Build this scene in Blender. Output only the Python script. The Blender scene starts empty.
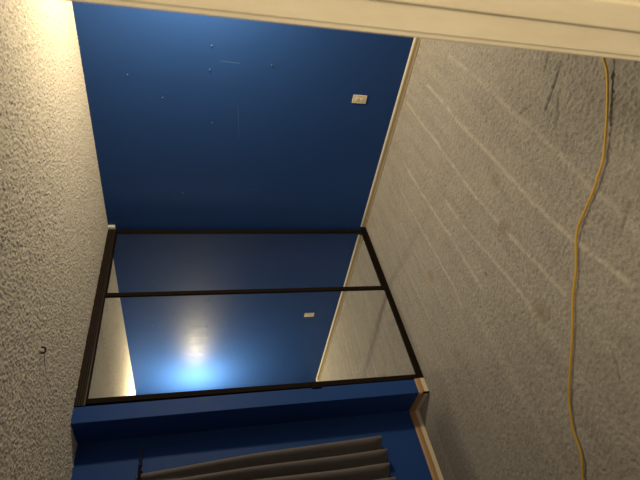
import bpy, bmesh, math, random
import numpy as np
from mathutils import Vector, Matrix

random.seed(4)
rng = np.random.default_rng(7)
S = bpy.context.scene
COL = S.collection
PI = math.pi
H = 2.44            # ceiling height
XD = 2.8555          # room face of the door wall
YE = -1.875         # end of the closet projection
XB = -0.262         # wall beside the closet projection
YL = -4.45          # left wall
J = -2.89           # reveal of the doorway, right jamb

# ------------------------------------------------------------------ helpers
def link(name, bm, mats, parent=None, smooth=False):
    me = bpy.data.meshes.new(name)
    bm.normal_update(); bm.to_mesh(me); bm.free()
    o = bpy.data.objects.new(name, me); COL.objects.link(o)
    for m in (mats if isinstance(mats, (list, tuple)) else [mats]):
        me.materials.append(m)
    if parent: o.parent = parent
    if smooth:
        for p in me.polygons: p.use_smooth = True
    return o

def empty(name, loc=(0, 0, 0)):
    o = bpy.data.objects.new(name, None); COL.objects.link(o)
    o.empty_display_size = 0.05; o.location = loc
    return o

def tag(o, label, cat, group=None):
    o['label'] = label; o['category'] = cat
    if group: o['group'] = group
    return o

def struct(o):
    o['kind'] = 'structure'; return o

def box(bm, lo, hi, bevel=0.0, seg=2):
    lo = Vector(lo); hi = Vector(hi)
    r = bmesh.ops.create_cube(bm, size=1.0)
    vs = r['verts']
    c = (lo + hi) / 2; d = hi - lo
    for v in vs: v.co = Vector((v.co.x * d.x, v.co.y * d.y, v.co.z * d.z)) + c
    if bevel:
        es = list({e for v in vs for e in v.link_edges})
        bmesh.ops.bevel(bm, geom=es, offset=bevel, segments=seg, affect='EDGES', profile=0.5)
    return vs

def extrude(bm, prof, a, b, frame):
    """closed 2-D profile swept from a to b; frame maps (u,v,t) to a point"""
    A = [bm.verts.new(frame(u, v, a)) for u, v in prof]
    B = [bm.verts.new(frame(u, v, b)) for u, v in prof]
    n = len(prof)
    for i in range(n):
        bm.faces.new((A[i], A[(i + 1) % n], B[(i + 1) % n], B[i]))
    bm.faces.new(list(reversed(A))); bm.faces.new(B)
    bmesh.ops.recalc_face_normals(bm, faces=bm.faces[:])

def tube(bm, pts, r, n=10, cap=True, radii=None):
    pts = [Vector(p) for p in pts]
    rings = []
    up = Vector((0.13, 0.21, 0.97)).normalized()
    for i, p in enumerate(pts):
        t = (pts[min(i + 1, len(pts) - 1)] - pts[max(i - 1, 0)]).normalized()
        if abs(t.dot(up)) > 0.97: up = Vector((1, 0.1, 0)).normalized()
        s = t.cross(up).normalized(); u = s.cross(t).normalized()
        rr = radii[i] if radii else r
        rings.append([bm.verts.new(p + rr * (math.cos(2 * PI * k / n) * s + math.sin(2 * PI * k / n) * u)) for k in range(n)])
        up = u
    for a, b in zip(rings, rings[1:]):
        for k in range(n):
            bm.faces.new((a[k], a[(k + 1) % n], b[(k + 1) % n], b[k]))
    if cap:
        bm.faces.new(list(reversed(rings[0]))); bm.faces.new(rings[-1])
    bmesh.ops.recalc_face_normals(bm, faces=bm.faces[:])

def spline(pts, n=10):
    P = [Vector(p) for p in pts]; P = [2 * P[0] - P[1]] + P + [2 * P[-1] - P[-2]]
    out = []
    for i in range(1, len(P) - 2):
        p0, p1, p2, p3 = P[i - 1:i + 3]
        for k in range(n):
            t = k / n
            out.append(0.5 * ((2 * p1) + (p2 - p0) * t + (2 * p0 - 5 * p1 + 4 * p2 - p3) * t * t + (3 * p1 - p0 - 3 * p2 + p3) * t ** 3))
    out.append(P[-2]); return out

def lathe(bm, prof, origin, axis, n=20):
    """prof of (radius, distance along axis)"""
    ax = Vector(axis).normalized(); o = Vector(origin)
    s = ax.orthogonal().normalized(); u = ax.cross(s)
    rings = [[bm.verts.new(o + ax * d + r * (math.cos(2 * PI * k / n) * s + math.sin(2 * PI * k / n) * u)) for k in range(n)] for r, d in prof]
    for a, b in zip(rings, rings[1:]):
        for k in range(n): bm.faces.new((a[k], a[(k + 1) % n], b[(k + 1) % n], b[k]))
    bm.faces.new(list(reversed(rings[0]))); bm.faces.new(rings[-1])
    bmesh.ops.recalc_face_normals(bm, faces=bm.faces[:])

# ------------------------------------------------------------------ materials
class NT:
    def __init__(s, name):
        s.m = bpy.data.materials.new(name); s.m.use_nodes = True
        s.t = s.m.node_tree; s.b = s.t.nodes['Principled BSDF']
    def node(s, kind, **kw):
        n = s.t.nodes.new(kind)
        for k, v in kw.items(): setattr(n, k, v)
        return n
    def put(s, sock, v):
        if v is None: return
        if hasattr(v, 'default_value') or hasattr(v, 'is_output'): s.t.links.new(v, sock)
        else: sock.default_value = v
    def math(s, op, a, b=None, c=None, clamp=False):
        n = s.node('ShaderNodeMath', operation=op, use_clamp=clamp)
        for i, v in enumerate((a, b, c)):
            if v is not None: s.put(n.inputs[i], v)
        return n.outputs[0]
    def vmath(s, op, a, b=None):
        n = s.node('ShaderNodeVectorMath', operation=op)
        s.put(n.inputs[0], a)
        if b is not None: s.put(n.inputs[1], b)
        return n.outputs['Value'] if op in ('LENGTH', 'DOT_PRODUCT') else n.outputs[0]
    def pos(s):
        return s.node('ShaderNodeTexCoord').outputs['Object']
    def noise(s, scale, detail=3, rough=0.55, vec=None, out='Fac', dist=0.0):
        n = s.node('ShaderNodeTexNoise')
        n.inputs['Scale'].default_value = scale; n.inputs['Detail'].default_value = detail
        n.inputs['Roughness'].default_value = rough; n.inputs['Distortion'].default_value = dist
        s.put(n.inputs['Vector'], vec if vec is not None else s.pos())
        return n.outputs[out]
    def ramp(s, fac, a, b, ca=(0, 0, 0, 1), cb=(1, 1, 1, 1)):
        n = s.node('ShaderNodeValToRGB'); e = n.color_ramp.elements
        e[0].position = a; e[1].position = b; e[0].color = ca; e[1].color = cb
        s.put(n.inputs[0], fac); return n.outputs[0]
    def mix(s, fac, a, b, blend='MIX'):
        n = s.node('ShaderNodeMix', data_type='RGBA', blend_type=blend)
        s.put(n.inputs[0], fac); s.put(n.inputs[6], a); s.put(n.inputs[7], b)
        return n.outputs[2]
    def bump(s, height, strength, dist, normal=None):
        n = s.node('ShaderNodeBump')
        n.inputs['Strength'].default_value = strength; n.inputs['Distance'].default_value = dist
        s.put(n.inputs['Height'], height)
        if normal is not None: s.put(n.inputs['Normal'], normal)
        return n.outputs[0]
    def seg(s, vec, a, b, w, soft=1.0):
        """1 on the segment a-b (3-D), 0 beyond width w"""
        a = Vector(a); b = Vector(b); d = b - a; L2 = d.length_squared
        pa = s.vmath('SUBTRACT', vec, tuple(a))
        t = s.math('MULTIPLY', s.vmath('DOT_PRODUCT', pa, tuple(d)), 1.0 / L2, clamp=True)
        n = s.node('ShaderNodeVectorMath', operation='SCALE'); n.inputs[0].default_value = tuple(d); s.put(n.inputs['Scale'], t)
        l = s.vmath('LENGTH', s.vmath('SUBTRACT', pa, n.outputs[0]))
        return s.math('SUBTRACT', 1.0, s.math('DIVIDE', l, w), clamp=True)
    def set(s, **kw):
        for k, v in kw.items(): s.put(s.b.inputs[k], v)
        return s.m

def rgb(r, g, b): return (r, g, b, 1.0)

def simple(name, col, rough=0.5, metal=0.0, var=0.0, scale=30, spec=0.5):
    n = NT(name); base = rgb(*col)
    if var:
        f = n.noise(scale, 4)
        base = n.mix(f, rgb(*[c * (1 - var) for c in col]), rgb(*[min(1, c * (1 + var)) for c in col]))
    return n.set(**{'Base Color': base, 'Roughness': rough, 'Metallic': metal, 'Specular IOR Level': spec})

def blue_paint(name, marks=False):
    n = NT(name)
    base = n.mix(n.noise(2.5, 4), rgb(0.0185, 0.062, 0.245), rgb(0.0225, 0.071, 0.272))
    p = n.pos()
    if marks:
        for a, b, w, k in [((1.608, 0, 1.49), (1.602, 0, 1.352), .004, .32), ((1.262, 0, 1.449), (1.251, 0, 1.348), .003, .14), ((1.251, 0, 1.348), (0.975, 0, 1.326), .004, .28),
                           ((1.34, 0, 1.905), (1.345, 0, 1.86), .003, .15), ((.46, 0, 1.21), (.44, 0, 1.12), .004, .2)]:
            base = n.mix(n.math('MULTIPLY', n.seg(p, a, b, w), k), base, rgb(0.2, 0.3, 0.5))
    r = n.math('MULTIPLY_ADD', n.noise(9, 5, .65), 0.22, 0.38)
    nb = n.bump(n.noise(95, 3), 0.12, 0.004)
    return n.set(**{'Base Color': base, 'Roughness': r, 'Normal': nb, 'Specular IOR Level': 0.105})

M = {}
M['blue'] = blue_paint('blue semi gloss wall paint')
M['blue_marked'] = blue_paint('blue semi gloss wall paint with scuffs', True)
M['ceiling'] = simple('white popcorn ceiling', (0.60, 0.58, 0.55), 0.95, var=0.16, scale=140, spec=0.1)
M['ceiling'].node_tree.nodes['Principled BSDF'].inputs['Diffuse Roughness'].default_value = 0.35
def cream_mat():
    n = NT('cream gloss woodwork paint')
    q = n.vmath('MULTIPLY', n.pos(), (1, 1, .18))
    c = n.mix(n.ramp(n.noise(38, 5, .65, vec=q), .3, .75), rgb(0.76, 0.72, 0.62), rgb(0.66, 0.60, 0.49))
    c = n.mix(n.math('MULTIPLY', n.ramp(n.noise(9, 4, .6, vec=q), .55, .75), .35), c, rgb(0.58, 0.50, 0.38))
    return n.set(**{'Base Color': c, 'Roughness': 0.42, 'Normal': n.bump(n.noise(60, 3, vec=q), .06, .002)})
M['cream'] = cream_mat()
M['hall'] = simple('off white hall paint', (0.66, 0.63, 0.56), 0.7, var=0.04)
M['white'] = simple('bare white filler', (0.8, 0.79, 0.76), 0.7, var=0.05)
M['bronze'] = simple('dark bronze metal', (0.013, 0.009, 0.007), 0.75, metal=0.0, var=0.35, scale=25, spec=0.06)
M['track'] = simple('bronze track metal', (0.024, 0.017, 0.013), 0.42, metal=0.1, var=0.35, scale=18, spec=0.25)
M['plastic'] = simple('ivory plastic', (0.78, 0.72, 0.58), 0.35)
M['slot'] = simple('dark slot', (0.02, 0.018, 0.015), 0.6)
M['steel'] = simple('dull steel', (0.40, 0.40, 0.40), 0.4, metal=0.6)
M['dark_steel'] = simple('blackened steel', (0.03, 0.028, 0.026), 0.45, metal=0.6)
M['thread'] = simple('grey thread', (0.09, 0.08, 0.075), 0.9)
M['cord'] = simple('yellow rubber cord', (0.58, 0.36, 0.045), 0.45, var=0.12, scale=20)
M['plug'] = simple('black rubber', (0.02, 0.02, 0.02), 0.6)
M['rod'] = simple('black iron', (0.016, 0.015, 0.016), 0.4, metal=0.5)
M['glass'] = simple('night window glass', (0.01, 0.012, 0.016), 0.05)

def mirror_mat():
    n = NT('dusty mirror glass')
    dust = n.math('MULTIPLY', n.ramp(n.noise(55, 6, .75), .5, .78), 0.10)
    smear = n.math('MULTIPLY', n.noise(3, 5, .6), 0.025)
    base = n.node('ShaderNodeBsdfGlossy')
    base.inputs['Color'].default_value = rgb(0.93, 0.95, 0.95)
    n.put(base.inputs['Roughness'], n.math('MULTIPLY_ADD', n.noise(6, 4), 0.02, 0.0))
    dif = n.node('ShaderNodeBsdfDiffuse'); dif.inputs['Color'].default_value = rgb(0.30, 0.32, 0.34)
    mx = n.node('ShaderNodeMixShader')
    n.put(mx.inputs[0], n.math('ADD', dust, smear))
    n.t.links.new(base.outputs[0], mx.inputs[1]); n.t.links.new(dif.outputs[0], mx.inputs[2])
    out = n.t.nodes['Material Output']; n.t.links.new(mx.outputs[0], out.inputs['Surface'])
    n.t.nodes.remove(n.b)
    return n.m
M['mirror'] = mirror_mat()

def baseboard_mat():
    n = NT('stained wood and cream paint')
    z = n.node('ShaderNodeSeparateXYZ'); n.put(z.inputs[0], n.pos())
    f = n.math('ADD', z.outputs[2], n.math('MULTIPLY', n.math('SUBTRACT', n.noise(14, 3), .5), .016))
    wood = n.mix(n.noise(20, 4, vec=n.vmath('MULTIPLY', n.pos(), (1, 1, 8))), rgb(0.30, 0.17, 0.075), rgb(0.50, 0.31, 0.15))
    c = n.mix(n.ramp(f, .030, .036), rgb(0.72, 0.64, 0.50), wood)
    return n.set(**{'Base Color': c, 'Roughness': 0.5})
M['base_wood'] = baseboard_mat()
def base_right_mat():
    n = NT('worn cream baseboard')
    z = n.node('ShaderNodeSeparateXYZ'); n.put(z.inputs[0], n.pos())
    f = n.math('ADD', z.outputs[2], n.math('MULTIPLY', n.math('SUBTRACT', n.noise(14, 3), .5), .008))
    c = n.mix(n.ramp(f, .013, .018), rgb(0.70, 0.60, 0.44), rgb(0.42, 0.34, 0.22))
    c = n.mix(n.ramp(f, .036, .041), c, rgb(0.70, 0.67, 0.60))
    return n.set(**{'Base Color': c, 'Roughness': 0.5})
M['base_cream'] = base_right_mat()

def carpet_mat():
    n = NT('grey cut pile carpet')
    p = n.pos()
    wob = n.node('ShaderNodeVectorMath', operation='SCALE')
    n.put(wob.inputs[0], n.vmath('SUBTRACT', n.noise(9, 3, out='Color'), (0.5, 0.5, 0.5))); wob.inputs['Scale'].default_value = 0.012
    q = n.vmath('ADD', p, wob.outputs[0])
    fine = n.ramp(n.noise(105, 4, .85), .25, .75); mid = n.noise(34, 5, .68); big = n.noise(2.2, 3)
    base = n.mix(fine, rgb(0.10, 0.096, 0.094), rgb(0.57, 0.55, 0.535))
    base = n.mix(n.math('MULTIPLY', n.ramp(mid, .3, .72), .35), base, rgb(0.24, 0.228, 0.22))
    base = n.mix(n.math('MULTIPLY', n.ramp(big, .35, .7), .28), base, rgb(0.42, 0.40, 0.375))
    streak = n.noise(7, 5, .7, vec=n.vmath('MULTIPLY', p, (2.2, .45, 1)))
    base = n.mix(n.math('MULTIPLY', n.ramp(streak, .40, .70), .42), base, rgb(0.19, 0.18, 0.175))
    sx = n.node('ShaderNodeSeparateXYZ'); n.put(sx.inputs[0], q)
    dark_corner = n.math('MULTIPLY', n.math('MULTIPLY_ADD', sx.outputs[0], -7.0, 1.6, clamp=True), n.math('MULTIPLY_ADD', sx.outputs[1], -4.5, -8.7, clamp=True))
    base = n.mix(n.math('MULTIPLY', dark_corner, .7), base, rgb(0.10, 0.092, 0.095))  # carpet darker towards the back wall, beyond the closet end
    ridge = n.node('ShaderNodeAttribute', attribute_name='ridge').outputs['Fac']; crease = n.node('ShaderNodeAttribute', attribute_name='crease').outputs['Fac']
    # nap brushed the other way on one side of each pass
    wv = n.node('ShaderNodeTexWave'); wv.wave_type = 'BANDS'; wv.bands_direction = 'X'; wv.wave_profile = 'SAW'
    wv.inputs['Scale'].default_value = 1.45; wv.inputs['Distortion'].default_value = 0.6; wv.inputs['Detail'].default_value = 1
    n.put(wv.inputs['Vector'], n.vmath('ADD', p, (0.09, 0, 0)))
    base = n.mix(n.math('MULTIPLY', wv.outputs['Fac'], .16), base, rgb(0.42, 0.40, 0.375))
    base = n.mix(n.math('MULTIPLY', ridge, .6), base, rgb(0.56, 0.53, 0.49))
    for (x, y, r, c, k) in [(1.187, -1.797, .017, (.02, .015, .012), 1.0), (.667, -1.31, .06, (.25, .17, .07), .6), (1.507, -1.735, .055, (.2, .15, .08), .55),
                            (1.39, -2.245, .065, (.2, .15, .07), .5), (1.656, -1.50, .05, (.22, .16, .08), .5), (.53, -1.91, .06, (.22, .16, .07), .4)]:
        s = n.seg(q, (x, y, 0), (x + .001, y - r * .5, 0), r)
        base = n.mix(n.math('MULTIPLY', s, k), base, rgb(*c))
    b1 = n.bump(n.math('ADD', n.math('MULTIPLY', fine, .5), n.math('MULTIPLY', mid, .6)), 0.6, 0.008)
    base = n.mix(n.math('MULTIPLY', crease, .9), base, rgb(0.07, 0.093, 0.088))
    return n.set(**{'Base Color': base, 'Roughness': 0.95, 'Normal': b1, 'Specular IOR Level': 0.1, 'Sheen Weight': 0.15, 'Diffuse Roughness': 0.5})
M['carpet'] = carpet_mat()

def curtain_mat():
    n = NT('grey curtain cloth')
    base = n.mix(n.noise(60, 4), rgb(0.128, 0.117, 0.122), rgb(0.188, 0.170, 0.175))
    nb = n.bump(n.noise(260, 3), 0.2, 0.002)
    return n.set(**{'Base Color': base, 'Roughness': 0.85, 'Normal': nb, 'Specular IOR Level': 0.2, 'Sheen Weight': 0.2})
M['curtain'] = curtain_mat()

# ------------------------------------------------------------------ room shell
def mesh_np(name, co, F, smooth, mat):
    me = bpy.data.meshes.new(name)
    me.vertices.add(len(co)); me.vertices.foreach_set('co', co.astype(np.float32).ravel())
    me.loops.add(F.size); me.loops.foreach_set('vertex_index', F.astype(np.int32).ravel())
    me.polygons.add(len(F)); me.polygons.foreach_set('loop_start', np.arange(0, F.size, 4, dtype=np.int32))
    me.polygons.foreach_set('loop_total', np.full(len(F), 4, np.int32))
    me.polygons.foreach_set('use_smooth', smooth)
    me.update(calc_edges=True)
    o = bpy.data.objects.new(name, me); COL.objects.link(o); me.materials.append(mat)
    return o

def blur(a, k):
    k = np.array(k) / sum(k)
    a = np.apply_along_axis(lambda r: np.convolve(r, k, 'same'), 1, a)
    return np.apply_along_axis(lambda r: np.convolve(r, k, 'same'), 0, a)

PASSES = [(.8, .019, [(1.697, -.342), (1.713, -.69), (1.709, -.958), (1.736, -1.271), (1.748, -1.462), (1.761, -1.8), (1.781, -2.01), (1.807, -2.178), (1.856, -2.418), (1.878, -2.54)]),
          (.5, .020, [(1.988, -.52), (2.019, -1.019), (2.031, -1.393), (2.048, -1.626), (2.053, -1.9), (2.04, -2.088), (2.054, -2.24), (2.055, -2.429)]),
          (.75, .018, [(1.432, -.1), (1.434, -.419), (1.454, -.705), (1.455, -.993), (1.465, -1.41), (1.506, -1.777), (1.539, -1.998), (1.583, -2.32)]),
          (.8, .017, [(1.027, -.383), (1.04, -.814), (1.078, -1.328), (1.086, -1.687), (1.098, -1.825)]),
          (.65, .016, [(.817, -.459), (.829, -1.001), (.857, -1.577), (.835, -1.777)]), (.55, .015, [(.601, -.65), (.621, -1.116), (.65, -1.558)]),
          (.45, .015, [(.392, -.835), (.423, -1.361), (.418, -1.541)]), (.75, .018, [(1.218, -1.13), (1.244, -1.437), (1.298, -1.771), (1.344, -2.051), (1.346, -2.212)]),
          (.3, .03, [(1.345, -2.2), (1.39, -2.9)]), (.25, .035, [(.93, -1.9), (.96, -2.9)])]
CREASES = [(1, .010, [(2.163, -1.622), (2.38, -1.564)]), (.8, .008, [(2.20, -1.70), (2.245, -1.66)]), (.6, .008, [(2.05, -1.45), (2.12, -1.50)]), (.9, .010, [(2.44, -1.62), (2.47, -1.58)]),
           (.7, .009, [(2.11, -1.69), (2.17, -1.67)]), (.7, .009, [(2.13, -1.74), (2.20, -1.71)]), (.6, .011, [(2.30, -1.48), (2.42, -1.45)]), (.5, .012, [(2.02, -2.35), (2.12, -2.31)]),
           (.5, .012, [(1.86, -2.62), (1.95, -2.56)]), (.5, .012, [(1.55, -2.75), (1.60, -2.66)])]

def carpet():
    st = 0.0058
    x0, x1, y0, y1 = -0.262, XD, -3.30, 0.0
    nx = int((x1 - x0) / st) + 1; ny = int((y1 - y0) / st) + 1
    X, Y = np.meshgrid(np.linspace(x0, x1, nx), np.linspace(y0, y1, ny))
    w1 = blur(rng.standard_normal((ny, nx)), np.hanning(21)); w1 /= w1.std()
    w2 = blur(rng.standard_normal((ny, nx)), np.hanning(21)); w2 /= w2.std()
    fine = blur(rng.standard_normal((ny, nx)), [.2, .6, .2]); fine /= fine.std()
    clump = blur(rng.standard_normal((ny, nx)), np.hanning(7)); clump /= clump.std()
    big = blur(rng.standard_normal((ny, nx)), np.hanning(61)); big /= big.std()
    Xw, Yw = X + .0018 * w1, Y + .0018 * w2
    def field(sets):
        out = np.zeros_like(X)
        for k, wd, pl in sets:
            for (ax, ay), (bx, by) in zip(pl, pl[1:]):
                dx, dy = bx - ax, by - ay
                t = np.clip(((Xw - ax) * dx + (Yw - ay) * dy) / (dx * dx + dy * dy), 0, 1)
                d = np.hypot(Xw - ax - t * dx, Yw - ay - t * dy)
                out = np.maximum(out, k * np.clip(1 - d / wd, 0, 1))
        return out
    ridge = field(PASSES) * np.clip(1 + .25 * w2, .4, 1.3); crease = field(CREASES)
    # the pile is flattened by the closet, tousled where people walk
    rough = np.clip(.55 + .45 * (X - .6) / 1.8 + .10 * big, .35, .92)
    z = -.0045 + rough * (.0020 * fine + .0010 * clump) + .0035 * ridge - .007 * crease
    z = np.minimum(z, .002)
    edge = np.minimum(np.minimum(X - x0, x1 - X), np.minimum(Y - y0, y1 - Y)) < 1e-6
    z[edge] = -.0045
    co = np.stack([X.ravel(), Y.ravel(), z.ravel()], 1)
    i = np.arange((ny - 1) * (nx - 1)); r = i // (nx - 1); c = i % (nx - 1); a = r * nx + c
    F = np.stack([a, a + 1, a + nx + 1, a + nx], 1)
    ex = []; fx = []; n0 = len(co)
    def quad(xa, xb, ya, yb, zz):
        b = n0 + len(ex); ex.extend([(xa, ya, zz), (xb, ya, zz), (xb, yb, zz), (xa, yb, zz)]); fx.append([b, b + 1, b + 2, b + 3])
    zz = -.0045
    quad(-.95, x0, -5.2, .12, zz); quad(x1, 4.45, -5.2, .12, zz); quad(x0, x1, -5.2, y0, zz); quad(x0, x1, y1, .12, zz)
    b = n0 + len(ex)
    ex.extend([(-.95, -5.2, -.12), (4.45, -5.2, -.12), (4.45, .12, -.12), (-.95, .12, -.12), (-.95, -5.2, zz), (4.45, -5.2, zz), (4.45, .12, zz), (-.95, .12, zz)])
    for q in [[0, 3, 2, 1], [0, 1, 5, 4], [1, 2, 6, 5], [2, 3, 7, 6], [3, 0, 4, 7]]: fx.append([b + k for k in q])
    co = np.vstack([co, ex]); F = np.vstack([F, fx])
    sm = np.ones(len(F), bool); sm[-len(fx):] = False
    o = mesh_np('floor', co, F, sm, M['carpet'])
    for nm, v in (('ridge', ridge), ('crease', crease)):
        at = o.data.attributes.new(nm, 'FLOAT', 'POINT')
        at.data.foreach_set('value', np.concatenate([v.ravel(), np.zeros(len(ex))]).astype(np.float32))
    return struct(o)
carpet()

def popcorn():
    st = 0.0048
    x0, x1, y0, y1 = -0.262, XD, YL, 0.0
    nx = int((x1 - x0) / st) + 1; ny = int((y1 - y0) / st) + 1
    g = rng.random((ny, nx)); k = np.array([.08, .84, .08])
    sm = np.apply_along_axis(lambda r: np.convolve(r, k, 'same'), 1, g); sm = np.apply_along_axis(lambda r: np.convolve(r, k, 'same'), 0, sm)
    sm = (sm - sm.mean()) / sm.std()
    hgt = np.clip(sm + 0.5, 0, 2.6) * 0.0033
    xs = np.linspace(x0, x1, nx); ys = np.linspace(y0, y1, ny)
    X, Y = np.meshgrid(xs, ys)
    hgt = hgt * np.clip(-Y / .02, .15, 1)
    X = X.copy(); Y = Y.copy()
    X[:, 1:-1] += (rng.random((ny, nx - 2)) - .5) * st * .5; Y[1:-1, :] += (rng.random((ny - 2, nx)) - .5) * st * .5
    co = np.stack([X.ravel(), Y.ravel(), (H - hgt).ravel()], 1)
    i = np.arange((ny - 1) * (nx - 1)); r = i // (nx - 1); c = i % (nx - 1); a = r * nx + c
    F = np.stack([a, a + nx, a + nx + 1, a + 1], 1)
    slab_lo = np.array([(-0.95, -5.2, H + .004), (4.45, -5.2, H + .004), (4.45, .12, H + .004), (-.95, .12, H + .004)]); slab_hi = slab_lo + [0, 0, .12]
    n0 = len(co); co = np.vstack([co, slab_lo, slab_hi])
    q = [[0, 3, 2, 1], [4, 5, 6, 7], [0, 1, 5, 4], [1, 2, 6, 5], [2, 3, 7, 6], [3, 0, 4, 7]]
    F = np.vstack([F, np.array(q) + n0])
    me = bpy.data.meshes.new('ceiling')
    me.vertices.add(len(co)); me.vertices.foreach_set('co', co.astype(np.float32).ravel())
    me.loops.add(F.size); me.loops.foreach_set('vertex_index', F.astype(np.int32).ravel())
    me.polygons.add(len(F)); me.polygons.foreach_set('loop_start', np.arange(0, F.size, 4, dtype=np.int32))
    me.polygons.foreach_set('loop_total', np.full(len(F), 4, np.int32))
    sm_ = np.ones(len(F), bool); sm_[-6:] = False
    me.polygons.foreach_set('use_smooth', sm_)
    me.update(calc_edges=True); me.validate()
    o = bpy.data.objects.new('ceiling', me); COL.objects.link(o); me.materials.append(M['ceiling'])
    return struct(o)
popcorn()

bm = bmesh.new(); box(bm, (-0.95, 0, 0), (XD, 0.12, H + .004)); struct(link('wall_right', bm, M['blue_marked']))
bm = bmesh.new(); box(bm, (-0.80, YE, 0), (0.0, -1.762, H + .004), 0.003); struct(link('wall_closet_end', bm, M['blue']))
bm = bmesh.new(); box(bm, (-0.92, -1.762, 0), (-0.80, 0, H + .004)); struct(link('wall_closet_back', bm, M['blue']))
# wall beside the closet, with the window opening
WY0, WY1, WZ0, WZ1 = -3.62, -2.44, 0.72, 1.90
bm = bmesh.new()
box(bm, (XB - .12, WY1, 0), (XB, YE + .001, H + .004)); box(bm, (XB - .12, YL, 0), (XB, WY0, H + .004))
box(bm, (XB - .12, WY0, 0), (XB, WY1, WZ0)); box(bm, (XB - .12, WY0, WZ1), (XB, WY1, H + .004))
struct(link('wall_back', bm, M['blue']))
win = struct(empty('window_1', (XB, (WY0 + WY1) / 2, WZ0)))
def child_of(o, par):
    o.parent = par; o.matrix_parent_inverse = Matrix.Translation(-par.location); return o
bm = bmesh.new()
for lo, hi in [((WY0, WZ0), (WY0 + .05, WZ1)), ((WY1 - .05, WZ0), (WY1, WZ1)), ((WY0 + .05, WZ0), (WY1 - .05, WZ0 + .05)), ((WY0 + .05, WZ1 - .05), (WY1 - .05, WZ1)),
               ((WY0 + .05, (WZ0 + WZ1) / 2 - .02), (WY1 - .05, (WZ0 + WZ1) / 2 + .02))]:
    box(bm, (XB - .09, lo[0], lo[1]), (XB - .03, hi[0], hi[1]), .004)
child_of(link('window_frame', bm, M['cream']), win)
bm = bmesh.new(); box(bm, (XB - .066, WY0 + .05, WZ0 + .05), (XB - .06, WY1 - .05, WZ1 - .05)); child_of(link('pane', bm, M['glass']), win)

bm = bmesh.new(); box(bm, (-0.5, YL - .12, 0), (XD, YL, H + .004)); struct(link('wall_left', bm, M['blue']))
# door wall with the opening the picture is taken through
DY0, DY1, DH = -3.70, J, 2.05
XH = XD + .115
bm = bmesh.new()
box(bm, (XD, DY1 + .019, 0), (XH, .12, H + .004)); box(bm, (XD, YL - .12, 0), (XH, DY0 - .019, H + .004)); box(bm, (XD, DY0 - .019, DH + .019), (XH, DY1 + .019, H + .004))
o = struct(link('wall_front', bm, [M['blue'], M['hall']]))
for p in o.data.polygons:
    if p.normal.x > .5: p.material_index = 1
door = struct(empty('door_1', (XD + .05, J, 0)))
for nm, lo, hi in [('jamb', (XD + .0006, DY1, 0), (XH - .003, DY1 + .019, DH)), ('jamb', (XD + .0006, DY0 - .019, 0), (XH - .003, DY0, DH)), ('head_jamb', (XD + .0006, DY0 - .019, DH), (XH - .003, DY1 + .019, DH + .019))]:
    bm = bmesh.new(); box(bm, lo, hi, .0015); child_of(link(nm, bm, M['cream']), door)
for nm, lo, hi in [('door_stop', (XD + .038, DY1 - .006, 0), (XD + .077, DY1, DH - .010)), ('door_stop', (XD + .038, DY0, 0), (XD + .077, DY0 + .006, DH - .010)), ('door_stop', (XD + .038, DY0, DH - .010), (XD + .077, DY1, DH))]:
    bm = bmesh.new(); box(bm, lo, hi, .003); child_of(link(nm, bm, M['cream']), door)
# casings both sides: tapered profile set back from the jamb edge
def casing(y, sgn, x, xs):
    prof = [(0.0025, 0), (0.0025, .006), (.004, .0078), (.016, .009), (.030, .013), (.050, .014), (.057, .011), (.057, 0)]
    bm = bmesh.new(); extrude(bm, prof, 0, DH + .055, lambda u, v, t: (x + xs * v, y + sgn * u, t))
    child_of(link('casing', bm, M['cream']), door)
for x, xs in ((XD, -1), (XH, 1)):
    casing(DY1, 1, x, xs); casing(DY0, -1, x, xs)
    bm = bmesh.new(); box(bm, (min(x, x + xs * .014), DY0 - .057, DH + .004), (max(x, x + xs * .014), DY1 + .057, DH + .057), .003); child_of(link('head_casing', bm, M['cream']), door)

# landing behind the photographer
bm = bmesh.new(); box(bm, (4.30, -5.2, 0), (4.42, .12, H + .004)); struct(link('wall_hall_far', bm, M['hall']))
bm = bmesh.new(); box(bm, (XH, -5.2, 0), (4.30, -5.08, H + .004)); struct(link('wall_hall_left', bm, M['hall']))
bm = bmesh.new(); box(bm, (XH, -1.3, 0), (4.30, -1.2, H + .004)); struct(link('wall_hall_right', bm, M['hall']))

# baseboards
def baseboard(name, a, b, nrm, h, mat):
    """runs a-b on the floor, standing out along nrm"""
    a = Vector((*a, 0)); b = Vector((*b, 0)); n = Vector((*nrm, 0)); d = (b - a); L = d.length; d.normalize()
    prof = [(0, 0), (.012, 0), (.012, h * .66), (.009, h * .86), (.004, h), (0, h)]
    bm = bmesh.new(); extrude(bm, prof, 0, L, lambda u, v, t: a + d * t + n * u + Vector((0, 0, v)))
    return struct(link(name, bm, mat))
baseboard('baseboard_right', (0.02, 0), (XD, 0), (0, -1), .052, M['base_cream'] if 'base_cream' in M else M['cream'])
baseboard('baseboard_closet_end', (0, -1.762), (0, YE - .012), (1, 0), .076, M['base_wood'])
baseboard('baseboard_closet_side', (0.012, YE), (XB, YE), (0, -1), .076, M['base_wood'])
baseboard('baseboard_back', (XB, YE - .012), (XB, YL), (1, 0), .076, M['base_wood'])
baseboard('baseboard_left', (XB, YL), (XD, YL), (0, 1), .076, M['base_wood'])
baseboard('baseboard_front', (XD, J + .06), (XD, 0), (-1, 0), .052, M['cream'])

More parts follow.
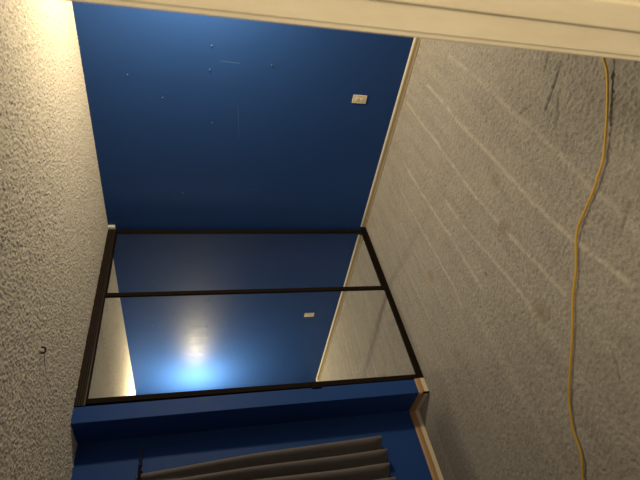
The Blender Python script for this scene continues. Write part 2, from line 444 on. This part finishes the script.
# ------------------------------------------------------------------ closet doors
YC0, YC1 = -0.004, -1.760      # right and left ends of the opening
trk = tag(empty('door_track', (0, -.88, H)), 'ribbed dark bronze sliding door track along the textured ceiling above the mirrors', 'door track')
prof = [(-.06, 0), (-.06, -.05), (-.052, -.05), (-.052, -.012), (-.003, -.012), (-.003, -.066), (.006, -.066), (.009, -.058), (.006, -.051), (.006, -.047), (.010, -.041), (.006, -.035), (.006, -.031), (.010, -.025), (.006, -.019), (.006, -.014), (.010, -.009), (.008, 0)]
bm = bmesh.new(); extrude(bm, prof, YC1, -.035, lambda u, v, t: (u, t, H - .004 + v)); child_of(link('ribbed_fascia', bm, M['track']), trk)
bm = bmesh.new(); box(bm, (-.004, -.034, H - .062), (.034, -.001, H - .003), .005); e = child_of(link('end_block', bm, M['white']), trk); e['label'] = 'small white end piece in the corner'
ft = tag(empty('door_track', (0, -.88, 0)), 'dark bronze floor track running along the carpet below the mirrors', 'door track')
prof = [(-.062, 0), (-.062, .010), (-.040, .010), (-.038, .018), (-.034, .018), (-.032, .010), (-.012, .010), (-.010, .018), (-.006, .018), (-.004, .010), (.010, .009), (.018, .002), (.018, 0)]
bm = bmesh.new(); extrude(bm, prof, YC1, YC0, lambda u, v, t: (u, t, v)); child_of(link('rail_strip', bm, M['bronze']), ft)

def mirror_door(y_right, y_left, x, rack, label, pull, yaw=0.0):
    """frame about x; rack = how far the head leans to the right of the foot"""
    z0, z1 = .0195, H - .0685
    root = tag(empty('mirror_door', (x, (y_right + y_left) / 2, z0)), label, 'closet door', 'mirrored sliding closet doors')
    sh = lambda z: rack * ((z - z0) / (z1 - z0) - .5)
    def piece(nm, ya, yb, za, zb, xa, xb, mat, bev):
        bm = bmesh.new(); box(bm, (x + xa, ya, za), (x + xb, yb, zb), bev)
        for v in bm.verts: v.co.y += sh(v.co.z)
        return child_of(link(nm, bm, mat), root)
    w = .039
    piece('mirror', y_left + .008, y_right - .008, z0 + .01, z1 - .01, -.004, .001, M['mirror'], 0)
    piece('stile', y_right - w, y_right, z0, z1, -.011, .011, M['bronze'], .003)
    st = piece('stile', y_left, y_left + w, z0, z1, -.011, .011, M['bronze'], .003)
    piece('rail', y_left + w, y_right - w, z0, z0 + .022, -.010, .009, M['bronze'], .002)
    piece('rail', y_left + w, y_right - w, z1 - .011, z1, -.010, .009, M['bronze'], .002)
    if pull:
        bm = bmesh.new(); box(bm, (x + .004, y_left - .020, .80), (x + .026, y_left + .014, .875), .006)
        child_of(link('finger_pull', bm, M['bronze']), root)
    root.rotation_euler = (0, 0, yaw)
    return root
mirror_door(-.006, -.822, -.036, .0, 'mirrored sliding closet door next to the corner of the plain blue wall', False)
mirror_door(-.800, -1.752, -.008, .012, 'mirrored sliding closet door next to the blue closet end, reflecting the bright lamp glow', True, -.007)

# ------------------------------------------------------------------ outlet
ox, oz = 1.388, 0.372
out = tag(empty('electrical_outlet', (ox, 0, oz)), 'ivory wall outlet low on the plain blue wall', 'outlet')
bm = bmesh.new(); box(bm, (ox - .036, -.006, oz - .060), (ox + .036, 0, oz + .060), .003); child_of(link('cover_plate', bm, M['plastic']), out)
for dz in (-.0195, .0195):
    bm = bmesh.new()
    lathe(bm, [(.0165, 0), (.0165, .002), (.0155, .003)], (ox, -.006, oz + dz), (0, -1, 0), 24)
    rc = child_of(link('receptacle', bm, M['plastic']), out)
    for dx, hh in ((-.0063, .0042), (.0063, .0034)):
        bm = bmesh.new(); box(bm, (ox + dx - .0012, -.0096, oz + dz + .003 - hh), (ox + dx + .0012, -.0085, oz + dz + .003 + hh))
        s = child_of(link('slot', bm, M['slot']), rc)
        s.matrix_parent_inverse = Matrix.Translation(-out.location)
bm = bmesh.new(); lathe(bm, [(.0032, 0), (.0030, .001), (.0015, .0016)], (ox, -.006, oz), (0, -1, 0), 14); child_of(link('screw', bm, M['steel']), out)

# nails left in the blue wall
def nail(px, pz, label):
    root = tag(empty('nail', (px, 0, pz)), label, 'nail', 'nails left in the blue wall')
    bm = bmesh.new(); lathe(bm, [(.0020, -.004), (.0020, .010)], (px, 0, pz), (0, -1, .25), 10); child_of(link('shank', bm, M['dark_steel']), root)
    bm = bmesh.new(); lathe(bm, [(.0036, .009), (.0046, .0098), (.0040, .0112), (.002, .012)], (px, 0, pz), (0, -1, .25), 14); child_of(link('head', bm, M['steel']), root)
nail(1.719, 1.555, 'nail in the blue wall closest to the cream door jamb')
nail(1.108, 1.546, 'nail in the blue wall beside the long bent scratch, towards the ceiling')
nail(1.541, 1.567, 'faint nail in the blue wall between the short straight scratch and the ceiling')
nail(1.615, 1.115, 'nail in the blue wall closest to the ivory outlet')
nail(0.411, 1.783, 'nail in the blue wall closest to the mirrored closet')
nail(1.456, 2.142, 'nail in the blue wall closest to the ceiling')
nail(1.295, 1.909, 'nail in the blue wall, second closest to the ceiling')

# ------------------------------------------------------------------ extension cord
pts = [(2.62, -.72, .006), (2.66, -.98, .006), (2.655, -1.22, .006), (2.66, -1.50, .022), (2.587, -1.741, .045), (2.508, -1.827, .030), (2.468, -1.872, .017), (2.397, -1.931, .011), (2.318, -1.996, .010), (2.245, -2.048, .009), (2.174, -2.094, .007), (2.10, -2.12, .008), (2.054, -2.136, .006), (1.938, -2.160, .006), (1.870, -2.178, .007),
       (1.815, -2.212, .006), (1.770, -2.254, .006), (1.706, -2.307, .006), (1.62, -2.362, .006), (1.54, -2.432, .006), (1.43, -2.522, .006), (1.319, -2.604, .006), (1.244, -2.668, .006), (1.205, -2.718, .006), (1.165, -2.775, .006), (1.13, -2.868, .006), (1.06, -2.948, .007),
       (.97, -3.06, .006), (.90, -3.22, .006), (.88, -3.45, .006), (.80, -3.7, .006), (.62, -3.95, .006)]
cd = tag(empty('extension_cord', (1.6, -2.4, 0)), 'yellow extension cord snaking across the grey carpet', 'cord')
bm = bmesh.new(); tube(bm, spline(pts, 6), .0054, 10); child_of(link('cable', bm, M['cord'], smooth=True), cd)
bm = bmesh.new(); lathe(bm, [(.006, 0), (.011, .006), (.015, .02), (.016, .05), (.014, .055)], (.62, -3.95, .017), (-.58, -.81, 0), 16); child_of(link('socket', bm, M['plug']), cd)
bm = bmesh.new(); lathe(bm, [(.006, 0), (.012, .006), (.015, .02), (.015, .04), (.013, .045)], (2.62, -.72, .017), (-.15, 1, 0), 16); child_of(link('plug', bm, M['plug']), cd)

# ------------------------------------------------------------------ hook in the ceiling
hx, hy = .822, -1.928
hk = tag(empty('ceiling_hook', (hx, hy, H)), 'small dark screw hook in the textured ceiling', 'hook')
bm = bmesh.new()
c = [(hx, hy, H + .004), (hx, hy, H - .016)] + [(hx + .011 * (1 - math.cos(a)), hy + .010 * (1 - math.cos(a)), H - .016 - .013 * math.sin(a)) for a in np.linspace(.3, PI * 1.15, 9)]
tube(bm, c, .0046, 8); child_of(link('bent_shaft', bm, M['dark_steel'], smooth=True), hk)
bm = bmesh.new(); lathe(bm, [(.006, -.001), (.0075, .001), (.005, .004)], (hx, hy, H - .003), (0, 0, -1), 14); child_of(link('collar', bm, M['steel']), hk)
bm = bmesh.new(); tube(bm, spline([(hx + .004, hy - .002, H - .027), (hx - .006, hy - .022, H - .026), (hx - .018, hy - .045, H - .03), (hx - .03, hy - .075, H - .036), (hx - .036, hy - .105, H - .05)], 6), .0016, 6)
th = child_of(link('thread', bm, M['thread'], smooth=True), hk)

# ------------------------------------------------------------------ curtain and rod
RX, RZ = XB + .085, 2.022
rod = tag(empty('curtain_rod', (RX, -2.15, RZ)), 'black curtain rod with a twisted finial beside the closet end', 'curtain rod')
bm = bmesh.new(); tube(bm, [(RX, -2.11, RZ), (RX, -3.95, RZ)], .008, 14); child_of(link('pole', bm, M['rod'], smooth=True), rod)
for y, s in ((-2.11, 1), (-3.95, -1)):
    bm = bmesh.new()
    lathe(bm, [(.008, -.004), (.013, 0), (.013, .008), (.008, .012)], (RX, y, RZ), (0, s, 0), 16)
    for ph in (0, 2 * PI / 3, 4 * PI / 3):
        hp = []; rr = []
        for k in range(25):
            t = k / 24; a = ph + 2.2 * PI * t; q = .009 * math.sin(PI * (.12 + .88 * t)) + .0012
            hp.append((RX + q * math.cos(a), y + s * (.010 + .115 * t), RZ + q * math.sin(a))); rr.append(.0045 * (1 - .65 * t))
        tube(bm, hp, .004, 7, radii=rr)
    child_of(link('finial', bm, M['rod'], smooth=True), rod)
for y in (-2.135, -3.90):
    bm = bmesh.new(); box(bm, (XB, y - .012, RZ - .035), (XB + .005, y + .012, RZ + .035), .002); tube(bm, [(XB + .003, y, RZ - .01), (RX, y, RZ - .01)], .005, 10)
    child_of(link('bracket', bm, M['rod']), rod)

def curtain(y0, width, folds, label, zb, sgn=-1):
    root = tag(empty('curtain', (RX, y0 + sgn * width / 2, zb)), label, 'curtain')
    zt = RZ - .0095
    nu = folds * 16; nv = 28
    bm = bmesh.new(); grid = []
    ph = [random.uniform(-.25, .25) for _ in range(folds + 1)]
    for j in range(nv + 1):
        v = j / nv; z = zt + (zb - zt) * v
        row = []
        for i in range(nu + 1):
            u = i / nu; k = u * folds; ki = min(int(k), folds - 1); fr = k - ki
            am = .012 + .052 * min(1, v * 2.2 + .12)
            bulge = math.sin(PI * min(fr / .66, 1)) ** .7 if fr < .66 else 0.0
            spread = .80 + .20 * min(1, v * 1.25)
            y = y0 + (-.052 + .058 * v) * (1 - u) + sgn * width * spread * u + .012 * math.sin(2 * PI * fr + ph[ki]) * min(1, v * 2)
            x = RX - .012 + am * (bulge * 1.45 - .45) + .004 * math.sin(5 * v + ki)
            row.append(bm.verts.new((x, y, z + (.010 * math.sin(PI * fr) - .014 * (ki % 2)) * v)))
        grid.append(row)
    for a, b in zip(grid, grid[1:]):
        for i in range(nu): bm.faces.new((a[i], a[i + 1], b[i + 1], b[i]))
    bmesh.ops.recalc_face_normals(bm, faces=bm.faces[:])
    o = child_of(link('pleated_cloth', bm, M['curtain'], smooth=True), root)
    md = o.modifiers.new('thickness', 'SOLIDIFY'); md.thickness = .003; md.offset = 0
    return root
curtain(-2.098, .48, 5, 'grey pleated curtain hanging from the black rod', .40)

# ------------------------------------------------------------------ light
def point(name, loc, w, r, col):
    l = bpy.data.lights.new(name, 'POINT'); l.energy = w; l.shadow_soft_size = r; l.color = col
    o = bpy.data.objects.new(name, l); COL.objects.link(o); o.location = loc; return o
WARM = (1.0, .77, .40)
point('lamp_light', (2.545, -.41, 1.69), 136, .10, WARM)
al = bpy.data.lights.new('jamb_fill', 'AREA'); al.shape = 'DISK'; al.size = .5; al.energy = 44; al.color = (1, .80, .50)  # added soft fill, unseen near the hall ceiling, to brighten the door jamb
o = bpy.data.objects.new('jamb_fill', al); COL.objects.link(o); o.location = (3.7, -4.1, H - .03)

w = bpy.data.worlds.new('night'); S.world = w; w.use_nodes = True
w.node_tree.nodes['Background'].inputs[0].default_value = (.01, .012, .02, 1); w.node_tree.nodes['Background'].inputs[1].default_value = .2

# ------------------------------------------------------------------ camera (phone held sideways: the room lies on its side)
f_px, yaw, pitch, roll = 485.4, .83423, .248586, -.005125
C = Vector((3.06676, -3.56491, 1.66796))
fw = Vector((-math.cos(yaw) * math.cos(pitch), math.sin(yaw) * math.cos(pitch), -math.sin(pitch)))
r = fw.cross(Vector((0, 0, 1))).normalized(); u = r.cross(fw)
r2 = r * math.cos(roll) + u * math.sin(roll); u2 = -r * math.sin(roll) + u * math.cos(roll)
right, up, back = -u2, r2, -fw
cam = bpy.data.cameras.new('camera'); cam.sensor_width = 36; cam.lens = f_px / 640 * 36; cam.clip_start = .02
co = bpy.data.objects.new('camera', cam); COL.objects.link(co)
co.matrix_world = Matrix(((right.x, up.x, back.x, C.x), (right.y, up.y, back.y, C.y), (right.z, up.z, back.z, C.z), (0, 0, 0, 1)))
cam.dof.use_dof = True; cam.dof.focus_distance = 3.8; cam.dof.aperture_fstop = 6.0
S.camera = co

S.view_settings.view_transform = 'Standard'; S.view_settings.look = 'None'; S.view_settings.gamma = 1.0
S.view_settings.use_curve_mapping = False; S.view_settings.exposure = 0.0
cy = S.cycles
cy.max_bounces = 10; cy.diffuse_bounces = 5; cy.glossy_bounces = 5
cy.caustics_reflective = True; cy.blur_glossy = 0.0; cy.sample_clamp_indirect = 0
cy.use_guiding = True; cy.use_surface_guiding = True; cy.guiding_training_samples = 48; cy.use_light_tree = True
cy.use_denoising = True
